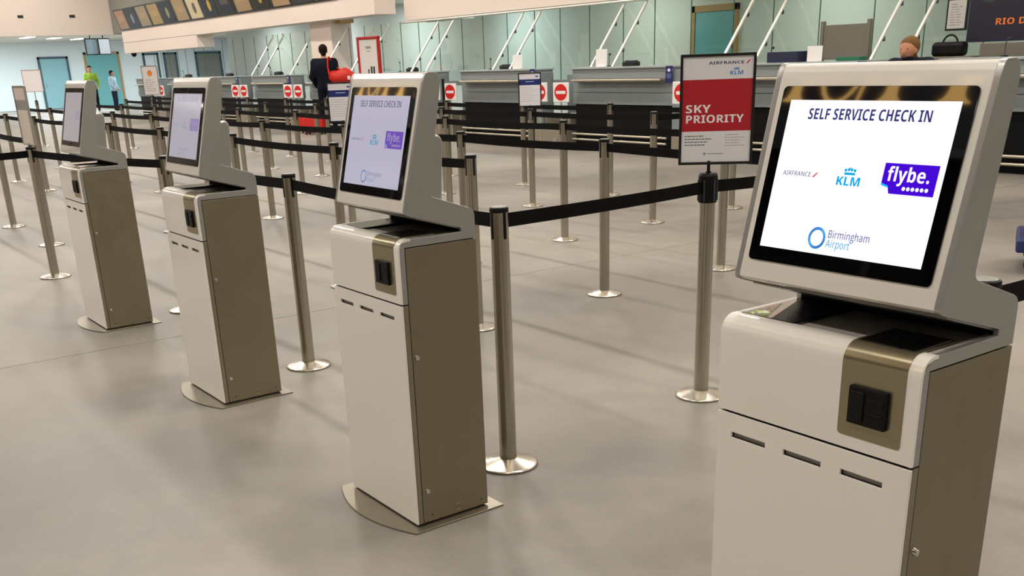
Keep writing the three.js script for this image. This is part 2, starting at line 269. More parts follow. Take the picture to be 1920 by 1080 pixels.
  mesh('rear_panel', [box(-0.2155, 0.2155, 0.012, 1.0, -0.287, -0.282)], M.steelDoor, t);
  mesh('neck_panel', extrudeX(outline([[0.075, 1.018], [0.236, 0.969], [0.286, 0.969], [0.286, 1.02, 0.015], [0.135, 1.068]]), -0.2155, 0.2155), M.silver, t);
  const head = mesh('head_shell', toCreasedNormals(extrudeX(headOutline(), -0.2153, 0.2153, 0.0, 10), 0.7), M.white, t); head.userData.label = 'glossy white screen housing';
  mesh('rear_box', extrudeX(outline([[0.13, 1.05], [0.15, 1.25, 0.02], [0.2, 1.258, 0.025], [0.215, 1.24, 0.02], [0.2, 1.05]]), -0.18, 0.18, 0.006), M.silver, t);
  // display: black glass with the lit panel behind it
  const face = new THREE.Group();
  const gl = mesh('display_glass', extrudeZ(rrect(-0.2008, 0.2008, 0, GL, 0.011), 0, 0.0035, 0.0007), M.glass, t); gl.userData.label = 'glossy black display glass';
  gl.position.set(0, 1.0748, -0.0413 - 0.0006); gl.rotation.x = -tilt;
  const sc = mesh('screen', new THREE.PlaneGeometry(SW, SH), screenMat, gl); sc.position.set(-0.0007, 0.028 + SH / 2, 0.0039);
  return t;
}
const screenOf = (fade, tint, k) => new THREE.MeshStandardMaterial({ color: 0x0a0a0c, roughness: 0.12, emissive: 0xffffff, emissiveMap: drawScreen(fade, tint), emissiveIntensity: k });
const trayLightPaint = printed(canvas(160, 160, (g, w, h) => { g.fillStyle = '#6f8f2c'; g.fillRect(0, 0, w, h); const c = ['#c4e86a', '#e6f0a0', '#f0a0a0', '#3c5f18', '#fbf6e4', '#d0606a', '#10140a']; let q = 5; const r = () => { q = (q * 16807) % 2147483647; return q / 2147483647; }; for (let i = 0; i < 170; i++) { g.fillStyle = c[Math.floor(r() * 7)]; g.beginPath(); g.ellipse(r() * w, r() * h, 4 + r() * 9, 3 + r() * 6, r() * 3, 0, 7); g.fill(); } }), 0.25);  // painted colours stand in for the light seen in the tray glass
makeKiosk('white self service kiosk with bright white screen, beside the red priority sign', 1.81, screenOf(1, '#ffffff', 1.25), trayLightPaint);
makeKiosk('white self service kiosk with lilac screen and purple airline logo', 0.043, screenOf(0.55, '#e9e4fb', 0.66), null);
makeKiosk('white self service kiosk with pale faded screen, between the lilac and the washed out screens', -1.688, screenOf(0.22, '#e2dbea', 0.62), null);
makeKiosk('white self service kiosk with washed out screen, next to the post with the narrow sign', -3.612, screenOf(0.07, '#dbd1d6', 0.6), null);
// light of the brightest screen on what stands around it
{ const l = new THREE.RectAreaLight(0xffffff, 1.0, SW, SH); l.position.set(1.81, 1.0748 + 0.1665 * Math.cos(tilt) + 0.002, 0.574 - 0.0413 - 0.1665 * Math.sin(tilt) + 0.006); l.name = 'screen_light'; l.lookAt(l.position.x, l.position.y + Math.sin(tilt), l.position.z + Math.cos(tilt)); l.castShadow = true; scene.add(l); }

// ---------------------------------------------------------------- queue barriers
const POST_H = 0.98;
const postGeo = {
  base: lathe([[0, 0.03], [0.03, 0.03], [0.036, 0.028], [0.108, 0.012], [0.114, 0.008], [0.115, 0.0], [0, 0]], 40),
  pole: (() => { const g = new THREE.CylinderGeometry(0.0325, 0.0325, 0.94, 28, 1, true); at(g, 0, 0.025 + 0.47, 0); return g; })(),
  cap: lathe([[0, 0.978], [0.03, 0.978], [0.0338, 0.975], [0.0342, 0.962], [0.0322, 0.96], [0, 0.96]], 28),
  top: lathe([[0, 0.98], [0.027, 0.98], [0.028, 0.9775], [0, 0.9775]], 24),
  slot: rbox(-0.0065, 0.0065, 0.868, 0.963, 0.0275, 0.0345, 0.003),
};
function makePost(label, group) {
  const t = thing('barrier_post', label, 'post', [0, 0, 0], 0, group);
  mesh('base', postGeo.base, M.base, t); mesh('pole', postGeo.pole, M.tube, t); mesh('cap', postGeo.cap, M.black, t); mesh('cap_top', postGeo.top, M.capTop, t);
  for (let i = 0; i < 4; i++) mesh('slot', postGeo.slot.clone().rotateY(Math.PI / 2 * i), M.black, t);
  return t;
}
const lanePosts = { };
const GROUP = 'belt barrier posts in the queue lanes', LANE = 'brushed steel belt barrier post with black cap among the queue lanes';
let proto = null;
function post(x, z, label, group) { if (!proto) { proto = makePost(label || LANE, group || GROUP); proto.position.set(x, 0, z); return proto; } return copyOf(proto, [x, 0, z], 0, label || LANE, group || GROUP); }
const rows = [
  [0, [-7.21, -8.83, -10.6, -12.4, -14.2, -16]],
  [-1.13, [-3.5, -5.3, -7.1, -8.8, -10.6, -12.29, -14.08, -15.9]],
  [-2.2, [-3.56, -5.4, -7.19, -9, -10.7, -12.4, -14.2, -16, -17.8]],
  [-3.38, [-5.6, -7.3, -8.95, -10.75, -12.5, -14.2, -16, -17.8]],
  [-4.5, [-7.42, -9, -10.7, -12.42, -14.2, -16, -17.8, -19.5]],
  [-5.65, [-7.4, -9.1, -10.9, -12.68, -14.23, -15.9, -17.7, -19.5, -21.4]],
];
const named = {
  near: [0, 0, 'brushed steel barrier post where the belt turns beside the lilac screen kiosk'],
  second: [-1.8, -0.02, 'brushed steel barrier post behind the kiosk with pale lilac screen'],
  third: [-3.58, 0, 'brushed steel barrier post between the two farthest kiosks'],
  fourth: [-5.5, 0.37, 'brushed steel barrier post carrying a narrow sign, beside the farthest kiosk'],
  hidden: [1.8, -0.02, 'brushed steel barrier post behind the brightest kiosk'],
  sign: [-0.1, -1.16, 'brushed steel barrier post with black sleeve carrying the red priority sign'],
  r1: [-1.85, -1.13, 'brushed steel barrier post at the end of its belt, beyond the first turn'],
  q: [-0.1, -2.2], p3: [-2.0, -2.24], j: [-2.04, -3.38], p5: [-3.84, -3.4], p9: [-3.98, -4.56], p6: [-5.77, -4.53, 'brushed steel barrier post carrying the small sign with blue header'], k: [-4.05, -5.7], p8: [-5.78, -5.63], out: [1.75, -1.15],
};
for (const k in named) post(named[k][0], named[k][1], named[k][2], named[k][2] ? 'barrier posts beside the kiosks' : GROUP);
for (const [z, xs] of rows) for (const x of xs) post(x, z);
// belts: one per gap, with a little sag
function belt(a, b, label, drop = 0.009) {
  const A = V(a[0], 0, a[1]), B = V(b[0], 0, b[1]), d = B.clone().sub(A), L = d.length(); d.normalize(); const n = 10, th = 0.0012, side = V(-d.z, 0, d.x).multiplyScalar(th);
  const pos = [], idx = []; const s0 = 0.034, s1 = L - 0.034;
  for (let i = 0; i <= n; i++) { const u = i / n, p = A.clone().addScaledVector(d, s0 + (s1 - s0) * u), sag = 4 * drop * u * (1 - u); for (const s of [-1, 1]) for (const y of [0.903, 0.953]) { const q = p.clone().addScaledVector(side, s); pos.push(q.x, y - sag, q.z); } }
  const quad = (p, q, r, s) => idx.push(p, q, r, q, s, r);
  for (let i = 0; i < n; i++) { const o = 4 * i, e = o + 4; quad(o, e, o + 1, e + 1); quad(e + 2, o + 2, e + 3, o + 3); quad(o + 1, e + 1, o + 3, e + 3); quad(e, o, e + 2, o + 2); }
  const g = new THREE.BufferGeometry(); g.setAttribute('position', new THREE.Float32BufferAttribute(pos, 3)); g.setAttribute('uv', new THREE.Float32BufferAttribute(new Float32Array(pos.length / 3 * 2), 2)); g.setIndex(idx);
  const gg = g.toNonIndexed(); gg.computeVertexNormals();
  const m = mesh('barrier_belt', gg, M.belt); tag(m, label || 'black webbing belt stretched between posts of the queue lanes', 'belt', label ? 'barrier belts beside the kiosks' : 'belts of the queue lanes');
}
const N = (k) => named[k];
belt(N('near'), N('second'), 'black belt running behind the lilac screen kiosk'); belt(N('second'), N('third'), 'black belt running behind the pale lilac screen kiosk'); belt(N('third'), N('fourth'), 'black belt running behind the farthest kiosk');
belt(N('fourth'), [-5.5, 1.7], 'black belt leaving the post with the narrow sign'); post(-5.5, 1.7);
belt(N('near'), N('sign'), 'black belt rising from the turning post to the red priority sign post', 0.004); belt(N('sign'), N('q')); belt(N('hidden'), N('out'), 'black belt leading away behind the brightest kiosk');
belt(N('q'), N('p3')); belt(N('p3'), [-3.56, -2.2]); belt(N('j'), N('p5')); belt(N('p5'), [-5.6, -3.38]); belt(N('p9'), N('p6')); belt(N('p6'), [-7.42, -4.5]); belt(N('p9'), N('k')); belt(N('k'), N('p8')); belt(N('p8'), [-7.4, -5.65]);
belt(N('r1'), [-3.5, -1.13]); belt(N('j'), [-0.3, -3.38]); post(-0.3, -3.38);
for (const [z, xs] of rows) for (let i = 0; i + 1 < xs.length; i++) belt([xs[i], z], [xs[i + 1], z]);

// ---------------------------------------------------------------- signs on posts
function signOn(name, label, x, z, turn, w, h, y0, map, group, frame = M.frameBlack, back = M.frameBlack) {
  const t = thing(name, label, 'sign', [x, 0.98, z], turn, group);
  mesh('stem', [cyl(0.007, y0 - 0.98 + 0.03, 0, (y0 - 0.98) / 2, 0, 12), cyl(0.012, 0.012, 0, 0.006, 0, 14)], M.black, t);
  const fr = rrect(-w / 2, w / 2, y0 - 0.98, y0 - 0.98 + h, 0.004); fr.holes.push(rrect(-w / 2 + 0.011, w / 2 - 0.011, y0 - 0.98 + 0.011, y0 - 0.98 + h - 0.011, 0.001, THREE.Path));
  mesh('frame', extrudeZ(fr, -0.008, 0.008, 0.0015), frame, t);
  mesh('backing', box(-w / 2 + 0.01, w / 2 - 0.01, y0 - 0.98 + 0.01, y0 - 0.98 + h - 0.01, -0.005, 0.002), back, t);
  const p = mesh('poster', new THREE.PlaneGeometry(w - 0.022, h - 0.022), printed(map, 0.3), t); p.position.set(0, y0 - 0.98 + h / 2, 0.0025);
  return t;
}
const lines = (g, x, y, w, n, gap, col = '#8a8a8e', th = 3) => { g.fillStyle = col; for (let i = 0; i < n; i++) { let a = x; const e = x + w * (0.65 + 0.35 * ((i * 37 % 10) / 10)); while (a < e - 6) { const b = Math.min(e, a + 10 + ((i * 13 + a) * 7 % 22)); g.fillRect(a, y + i * gap, b - a, th); a = b + 5; } } };
const crown = (g, x, y, s) => { for (let i = 0; i < 4; i++) { g.beginPath(); g.arc(x + (i - 1.5) * s * 0.26, y - s * 0.2, s * 0.11, 0, 7); g.fill(); } g.fillRect(x - s * 0.48, y - s * 0.08, s * 0.96, s * 0.15); g.fillRect(x - s * 0.03, y - s * 0.5, s * 0.06, s * 0.2); };
const skyMap = canvas(560, 840, (g, w, h) => {
  g.fillStyle = '#e4e3e6'; g.fillRect(0, 0, w, h); g.fillStyle = '#b3202c'; g.fillRect(0, 178, w, 412);
  g.fillStyle = '#2f3352'; fit(g, 'AIRFRANCE', 205, 488, 62, 33, 'bold'); g.fillStyle = '#d0202c'; g.beginPath(); g.moveTo(498, 62); g.lineTo(524, 34); g.lineTo(536, 34); g.lineTo(512, 62); g.fill();
  g.fillStyle = '#2f86c8'; fit(g, 'KLM', 372, 484, 146, 44, 'bold'); crown(g, 428, 104, 44);
  g.fillStyle = '#f0eeee'; fit(g, 'SKY', 24, 232, 440, 88, 'bold'); fit(g, 'PRIORITY', 24, 500, 522, 88, 'bold');
  lines(g, 26, 624, 240, 4, 24, '#6d6d74', 9); lines(g, 356, 618, 170, 5, 22, '#a2a2a8', 6);
  g.fillStyle = '#9a9aa2'; g.beginPath(); g.arc(192, 774, 12, 0, 7); g.fill(); g.fillRect(216, 770, 130, 7);
});
signOn('priority_sign', 'black framed red and white priority sign standing on a barrier post', -0.1, -1.16, Math.PI / 4, 0.303, 0.435, 1.02, skyMap).children.forEach((c) => { if (c.name !== 'stem') c.position.x += 0.025; });
{ const t = thing('sign_sleeve', 'black plastic sleeve gripping the post top under the priority sign', 'bracket', [-0.1, 0, -1.16], 0);
  mesh('sleeve', lathe([[0.0352, 0.865], [0.039, 0.865], [0.041, 0.88], [0.041, 0.972], [0.038, 0.985], [0.0, 0.988]], 28), M.black, t);
  for (let i = 0; i < 6; i++) { const q = mesh('clip', rbox(-0.0035, 0.0035, 0.872, 0.96, 0.04, 0.0435, 0.0012), M.wheel, t); q.rotation.y = i * Math.PI / 3 + 0.4; } }
const blueMap = canvas(300, 420, (g, w, h) => { g.fillStyle = '#e2e0e6'; g.fillRect(0, 0, w, h); g.fillStyle = '#22306e'; g.fillRect(0, 74, w, 76); g.fillStyle = '#c8cbe0'; g.fillRect(90, 100, 120, 8); g.fillStyle = '#38589c'; g.fillRect(232, 30, 40, 18); lines(g, 24, 180, 250, 8, 26, '#a9a6ae', 5); });
signOn('queue_sign', 'small white notice with blue header band on a barrier post before the grey desks', -5.77, -4.53, 0.86, 0.235, 0.33, 1.0, blueMap);
signOn('queue_sign', 'small white notice with blue header band below the red shoulder bag', -5.42, -2.2, 0.9, 0.235, 0.33, 1.0, blueMap);
signOn('narrow_sign', 'narrow white sign turned almost edge on above a barrier post, near the farthest kiosk', -5.5, 0.37, 0.06, 0.3, 0.42, 0.99, canvas(64, 90, (g, w, h) => { g.fillStyle = '#d9cfc2'; g.fillRect(0, 0, w, h); g.fillStyle = '#8a8d8a'; g.fillRect(0, 20, w, 16); }), undefined, M.silver);
signOn('poster_sign', 'white sign with orange emblem standing above the far queue posts', -14.2, -3.38, 0.62, 0.3, 0.44, 1.13, canvas(120, 180, (g, w, h) => { g.fillStyle = '#dcd8d6'; g.fillRect(0, 0, w, h); g.fillStyle = '#e08a3c'; g.beginPath(); g.arc(60, 44, 20, 0, 7); g.fill(); lines(g, 14, 84, 90, 6, 14, '#a8a4a4', 5); }), undefined, M.silver);
signOn('poster_sign', 'blank white sign in a greyish pink frame at the far end of the lanes', -22.4, -3.4, 1.1, 0.4, 0.46, 1.16, canvas(32, 32, (g, w, h) => { g.fillStyle = '#f4eef0'; g.fillRect(0, 0, w, h); }), undefined, std(0xa08d92, 0.5)); post(-22.4, -3.4, 'brushed steel barrier post under the blank white framed sign', 'barrier posts beside the kiosks');
// tall red framed poster stand in front of the desks
{ const t = thing('poster_stand', 'tall red framed poster stand in front of the check-in desks', 'sign', [-15.4, 0, -8.0], 0.25);
  mesh('stand_base', rbox(-0.3, 0.3, 0, 0.03, -0.22, 0.22, 0.01), M.red, t); mesh('frame', [rbox(-0.3, -0.25, 0.03, 1.96, -0.03, 0.03, 0.01), rbox(0.25, 0.3, 0.03, 1.96, -0.03, 0.03, 0.01), rbox(-0.3, 0.3, 1.91, 1.96, -0.03, 0.03, 0.01), rbox(-0.3, 0.3, 0.4, 0.45, -0.03, 0.03, 0.01)], M.red, t);
  const p = mesh('poster', box(-0.25, 0.25, 0.45, 1.91, -0.012, 0.012), printed(canvas(150, 440, (g, w, h) => { g.fillStyle = '#e2dcd8'; g.fillRect(0, 0, w, h); g.fillStyle = '#9a9a98'; g.fillRect(52, 36, 46, 14); g.fillRect(60, 60, 30, 5); g.fillStyle = '#2a2a2c'; g.fillRect(62, 160, 10, 26); g.fillRect(84, 146, 14, 42); g.fillRect(104, 146, 14, 42); lines(g, 20, 230, 110, 8, 20); })), t); }

// ---------------------------------------------------------------- check-in desks
const DZ = -9.8;
const desks = [];
for (let k = -3; k < 8; k++) desks.push([-9.04 - 3.49 * k - 2.45, -9.04 - 3.49 * k, k]);
const emblem = printed(canvas(64, 160, (g, w, h) => { g.fillStyle = '#161f5c'; g.fillRect(0, 0, w, h); g.fillStyle = '#d8dcf0'; g.beginPath(); g.arc(32, 40, 15, 0, 7); g.fill(); g.fillStyle = '#7e8ac4'; g.fillRect(10, 76, 44, 6); g.fillRect(10, 92, 44, 6); g.fillRect(16, 108, 32, 6); }));
const noEntryMap = canvas(128, 128, (g) => { g.fillStyle = '#ece6e0'; g.fillRect(0, 0, 128, 128); g.fillStyle = '#d01818'; g.beginPath(); g.arc(64, 64, 52, 0, 7); g.fill(); g.fillStyle = '#f2ece6'; g.fillRect(26, 52, 76, 22); });
const DESK_LABELS = { '-3': 'grey check-in desk beyond the travel poster', '-2': 'grey check-in desk in front of the travel poster', '-1': 'grey check-in desk below the grey brown privacy screen', 0: 'grey check-in desk between the blue header notice and the red priority sign', 1: 'grey check-in desk directly behind the blue header notice', 2: 'grey check-in desk behind the red framed poster stand', 3: 'grey check-in desk next to the traveller in the navy jacket', 4: 'grey check-in desk beside the cream portal column' };
for (const [a, b, k] of desks) {
  const w = b - a, t = thing('check_in_desk', DESK_LABELS[k] || 'grey check-in desk in the far row under the portal beam', 'desk', [a, 0, DZ], 0, 'row of grey check-in desks');
  mesh('desk_top', rbox(-0.02, w + 0.02, 1.255, 1.285, -0.42, 0.03, 0.006), M.deskLight, t);
  mesh('upper_front', rbox(0, w, 1.1, 1.255, -0.4, 0, 0.008), M.deskGrey, t);
  mesh('bag_ledge', [rbox(0.12, w - 0.16, 1.062, 1.098, -0.1, 0.13, 0.012)], M.bumper, t);
  mesh('lower_front', [rbox(0, w, 0.88, 1.1, -0.4, -0.03, 0.008), rbox(0, w, 0.69, 0.876, -0.4, -0.015, 0.008)], M.deskGrey, t);
  mesh('kick_panel', rbox(0.02, w - 0.02, 0, 0.69, -0.38, -0.06, 0.004), M.deskBlack, t);
  for (const y of [0.11, 0.2]) mesh('bumper_rail', [rod(V(0.02, y, 0.02), V(w - 0.1, y, 0.02), 0.018, 12), ...[0.2, w / 2, w - 0.3].map((x) => rbox(x - 0.015, x + 0.015, y - 0.015, y + 0.015, -0.06, 0.02, 0.003))], M.bumper, t);
  mesh('end_panel', extrude(outline([[0, 0], [0.17, 0], [0.17, 0.3, 0.12], [0, 0.36, 0.05]]), 1.22, 0.004).rotateX(-Math.PI / 2).translate(w, 0.0, 0.0), M.deskGrey, t);
  const e = mesh('emblem_plate', box(w - 0.12, w + 0.02, 1.03, 1.28, 0.03, 0.04), emblem, t);
}
// baggage conveyors in the gaps, each closed off by no-entry signs
for (const [a, b, k] of desks) {
  const c = thing('baggage_conveyor', 'steel sided baggage conveyor between two grey desks', 'conveyor', [b + 0.53, 0, DZ], 0, 'baggage conveyors between the desks');
  mesh('body', [rbox(-0.34, 0.36, 0.0, 0.26, -0.62, 0.2, 0.01)], M.conveyor, c); mesh('belt', rbox(-0.28, 0.3, 0.255, 0.27, -0.62, 0.18, 0.004), M.deskBlack, c); for (const x of [-0.34, 0.32]) mesh('side_guard', rbox(x, x + 0.04, 0.26, 0.5, -0.62, -0.05, 0.006), M.conveyor, c);
  mesh('back_panel', [box(-0.34, 0.36, 0.5, 1.16, -0.62, -0.58)], M.deskGrey, c); mesh('control_box', rbox(0.2, 0.32, 0.05, 0.12, 0.2, 0.215, 0.004), M.silver, c);
  for (const s of [0.02, 0.62]) {
    const q = thing('no_entry_sign', 'white no entry sign with red disc at a baggage conveyor', 'sign', [b + 0.53 + s, 0, DZ + 0.34], 0.25, 'no entry signs between the desks');
    mesh('post', [rod(V(0, 0, 0), V(0, 0.78, 0), 0.014), cyl(0.07, 0.02, 0, 0.01, 0, 20)], M.bumper, q); mesh('board', rbox(-0.17, 0.17, 0.74, 1.06, -0.012, 0.012, 0.01), M.paper, q);
    const f = mesh('red_disc', new THREE.CircleGeometry(0.135, 32), M.red, q); f.position.set(0, 0.9, 0.0128); f.material = noDisc(); const bar = mesh('white_bar', box(-0.1, 0.1, 0.875, 0.925, 0.0128, 0.0142), M.paper, q);
  }
}
function noDisc() { return (M.signRed ||= std(0xd01414, 0.5)); }

// glass screens behind the desks, with leaning steel stays
const GZ = -10.72;
{
  let x = -36.4, i = 0; const t = structGroup('glass_screen', 'greenish frameless glass screen of tall panes behind the desks'); 
  while (x < X1 - 0.6) { const w = 0.78 + (i % 3) * 0.06; if (!(x < -27 || (x > -23 && x < -20.8))) mesh('pane', box(x + 0.004, x + w - 0.004, 1.06, 2.34, GZ - 0.006, GZ + 0.006), M.paneGlass, t); mesh('pane_joint', box(x - 0.005, x + 0.005, 1.06, 2.34, GZ - 0.007, GZ + 0.007), M.glassEdge, t); x += w; i++; }
  mesh('head_rail', rod(V(-18.6, 2.32, GZ + 0.05), V(X1, 2.32, GZ + 0.05), 0.022), M.rodSteel, t);
  mesh('sill', rbox(-36.4, X1, 0.98, 1.07, GZ - 0.1, GZ + 0.1, 0.006), M.deskGrey, t);
}
for (const x of [-25.8, -25.1, -23.25, -21.4, -19.9, -19.3, -17.1, -16.5, -14.05, -13.5, -11.15, -10.6, -8.2, -7.55, -5.6, -5.1, -2.6, -2.0]) {
  const t = thing('glass_stay', 'slanting steel tube bracing the glass screen above the desks', 'stay', [x, 0, 0], 0, 'slanting stays of the glass screen');
  mesh('tube', rod(V(0, 1.28, -9.93), V(0, 2.24, GZ + 0.05), 0.024, 12), M.rodSteel, t);
  mesh('hook', new THREE.TubeGeometry(new THREE.CatmullRomCurve3([V(0, 2.235, GZ + 0.055), V(0, 2.29, GZ + 0.02), V(0, 2.34, GZ + 0.05)]), 8, 0.02, 8), M.rodSteel, t);
  for (const f of [0.32, 0.76]) mesh('clamp', rbox(-0.02, 0.02, 1.28 + 0.96 * f - 0.08, 1.28 + 0.96 * f - 0.02, -9.93 - 0.74 * f - 0.02, -9.93 - 0.74 * f + 0.03, 0.006), M.wheel, t);
}

// portal frame with the row of tilted display panels, left of the glass
{
  const t = structGroup('wall_portal', 'cream portal beam and column framing the opening between the desks');
  mesh('column', rbox(-22.95, -21.75, 0, 3.0, -11.05, -10.46, 0.02), M.cream, t);
  mesh('beam', [box(-37.9, -18.9, 2.52, 2.95, -10.7, -10.15), box(-37.9, -30.3, 2.16, 2.53, -10.7, -10.15)], M.cream, t);
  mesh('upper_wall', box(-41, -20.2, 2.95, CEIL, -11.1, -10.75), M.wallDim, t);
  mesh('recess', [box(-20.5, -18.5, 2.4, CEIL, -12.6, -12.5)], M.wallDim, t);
  mesh('column_bracket', rbox(-21.75, -21.5, 2.45, 3.0, -11.0, -10.6, 0.02), M.oak, t);
}
const panelArt = [['#a9846c'], ['#2a2f3c', '#8d949c'], ['#a08f72'], ['#a9905f'], ['#20242f', '#8b8f60'], ['#a88f68'], ['#d9c9a2', '#5e5a52'], ['#171c30', '#c0a03c'], ['#151a2c'], ['#a68a66'], ['#17150f', '#b89a3a'], ['#b3926c'], ['#33343a', '#9a9a9a'], ['#9c8a72']];
panelArt.forEach((c, i) => {
  const x = -37.2 + i * 1.23, t = thing('display_panel', ['tan pictured', 'dark pictured'][c.length - 1] + ' advertising panel in the black framed row along the portal beam', 'panel', [x, 2.93, -10.12], 0, c.length > 1 ? 'dark panels over the portal beam' : 'tan panels over the portal beam');
  t.rotation.x = 0.3;
  mesh('frame', rbox(-0.615, 0.615, 0, 0.72, -0.05, 0, 0.01), M.frameBlack, t);
  mesh('picture', box(-0.5, 0.5, 0.05, 0.68, 0, 0.006), printed(canvas(100, 64, (g, w, h) => { g.fillStyle = c[0]; g.fillRect(0, 0, w, h); if (c[1]) { g.fillStyle = c[1]; g.beginPath(); g.ellipse(52, 34, 13, 17, 0.3, 0, 7); g.fill(); } else { g.fillStyle = 'rgba(200,170,120,.35)'; g.fillRect(18, 20, 60, 18); } }), 0.5), t);
});

// corridor doors and notices beyond the hall
function doorAt(n, z, w, h, frame, leaf, label) {
  const t = structGroup('door_' + n, label);
  mesh('door_frame', [box(-52, -51.93, 0, h + 0.1, z - w / 2 - 0.1, z - w / 2), box(-52, -51.93, 0, h + 0.1, z + w / 2, z + w / 2 + 0.1), box(-52, -51.93, h, h + 0.1, z - w / 2 - 0.1, z + w / 2 + 0.1)], frame, t);
  mesh('door_leaf', rbox(-52, -51.95, 0.01, h, z - w / 2, z + w / 2, 0.005), leaf, t); mesh('door_handle', rbox(-51.95, -51.9, 1.0, 1.2, z + w / 2 - 0.12, z + w / 2 - 0.08, 0.01), M.chrome, t);
}
doorAt(1, -10.9, 1.2, 2.25, M.doorFrame, M.doorBlue, 'pale blue corridor door in a dark frame');
doorAt(2, -13.2, 1.5, 2.4, M.oak, M.teal, 'glazed teal doorway in a tan timber frame');
doorAt(3, -15.6, 0.6, 2.3, M.doorFrame, M.coolWall, 'narrow pale door in a dark frame');
doorAt(4, -16.6, 0.5, 2.3, M.doorFrame, M.wallDim, 'narrow grey door next to the pale one');
doorAt(5, -18.6, 1.2, 2.3, M.doorFrame, M.wallDim, 'grey door with dark frame at the corridor end');

// door, notice and poster on the wall behind the glass
{ const t = structGroup('door_6', 'teal door in a light oak frame behind the glass screen'); const x = -11.75, w = 1.0; mesh('door_frame', [rbox(x - w / 2 - 0.1, x - w / 2, 0, 2.3, Z0, Z0 + 0.06, 0.005), rbox(x + w / 2, x + w / 2 + 0.1, 0, 2.3, Z0, Z0 + 0.06, 0.005), rbox(x - w / 2 - 0.1, x + w / 2 + 0.1, 2.18, 2.3, Z0, Z0 + 0.06, 0.005)], M.oak, t); mesh('door_leaf', rbox(x - w / 2, x + w / 2, 0.01, 2.18, Z0, Z0 + 0.04, 0.004), M.teal, t); mesh('door_handle', rbox(x + 0.36, x + 0.4, 0.95, 1.1, Z0 + 0.04, Z0 + 0.09, 0.008), M.chrome, t); }
{ const t = thing('framed_notice', 'grey notice in a thin black frame beside the travel poster', 'notice', [-4.9, 1.79, -10.66]); mesh('frame', rbox(-0.145, 0.145, -0.19, 0.19, -0.02, 0.01, 0.004), M.frameBlack, t); mesh('sheet', box(-0.12, 0.12, -0.165, 0.165, 0.01, 0.012), printed(canvas(80, 110, (g, w, h) => { g.fillStyle = '#b9b8b2'; g.fillRect(0, 0, w, h); lines(g, 12, 14, 56, 9, 10, '#8f8e88', 4); })), t); }
{ const t = thing('travel_poster', 'dark travel poster with orange shapes and RIO DE JANEIRO lettering', 'poster', [-3.72, 1.455, -10.62]); mesh('board', rbox(-1.0, 1.0, 0, 1.5, -0.03, 0, 0.006), M.navy, t);
  mesh('print', box(-0.98, 0.98, 0.02, 1.48, 0, 0.003), printed(canvas(640, 480, (g, w, h) => { g.fillStyle = '#1a1526'; g.fillRect(0, 0, w, h); g.fillStyle = '#e0852c'; g.beginPath(); g.ellipse(190, 170, 70, 110, 0.5, 0, 7); g.fill(); g.fillStyle = '#f0b04a'; g.beginPath(); g.ellipse(290, 250, 30, 100, 0.35, 0, 7); g.fill(); g.fillStyle = '#c8b8b0'; g.fillRect(380, 150, 60, 150); g.fillStyle = '#2a2f88'; g.fillRect(230, 330, 14, 50); g.fillRect(256, 320, 14, 60); g.fillStyle = '#2e3b3a'; g.beginPath(); g.ellipse(90, 220, 80, 120, 0.2, 0, 7); g.fill(); g.fillStyle = '#e2742e'; fit(g, 'RIO DE JANEIRO', 110, 470, 424, 34, 'bold'); })), t); }
{ const m = mesh('wall_cupboard', [rbox(-4.45, 1.5, 1.07, 1.44, -10.6, -10.5, 0.01), rbox(-5.2, -4.45, 1.07, 1.3, -10.6, -10.35, 0.01)], M.greyPanel); tag(m, 'long grey brown counter back panel beneath the travel poster', 'counter'); }

// things on and behind the desks
{ const t = thing('grey_screen', 'freestanding grey brown privacy screen between two posts behind the desk', 'screen', [-6.25, 0, -10.25]); mesh('panel', [rbox(-0.36, 0.36, 1.3, 1.74, -0.015, 0.015, 0.004), rbox(-0.36, 0.36, 0.4, 1.285, -0.015, 0.015, 0.004)], M.greyPanel, t); for (const s of [-1, 1]) mesh('upright', rbox(s * 0.37 - 0.025, s * 0.37 + 0.025, 0, 1.79, -0.03, 0.03, 0.006), M.greyPanel, t); }
tag(mesh('storage_crate', [rbox(-7.2, -6.66, 1.286, 1.425, -10.02, -9.8, 0.008)], M.navy), 'dark blue box standing on the desk beside the grey screen', 'box');
tag(mesh('green_folder', [rbox(-6.05, -5.68, 1.286, 1.335, -9.98, -9.82, 0.004)], M.greenBox), 'dark green folder lying on the desk beside the grey screen', 'folder');
{ const t = thing('shoulder_bag', 'black handbag on the low counter left of the travel poster', 'bag', [-4.84, 1.3, -10.48], 0.0); mesh('body', rbox(-0.22, 0.22, 0, 0.17, -0.08, 0.08, 0.05, 4), M.black, t); mesh('handle', new THREE.TorusGeometry(0.1, 0.012, 8, 20, Math.PI).translate(0, 0.15, 0), M.black, t); }
for (const [x, h, r] of [[-13.28, 0.25, 0.25], [-10.9, 0.28, 0.3], [-6.5, 0.2, 0.2]]) { const t = thing('card_holder', 'white card leaning upright on a check-in desk top', 'notice', [x, 1.285, -9.95], 0.5, 'white cards on the desk tops'); mesh('card', rbox(-0.1, 0.1, 0, h, -0.006, 0.006, 0.003), M.paper, t).rotation.x = -0.1; mesh('foot', rbox(-0.08, 0.08, 0, 0.012, -0.05, 0.05, 0.003), M.paper, t); }
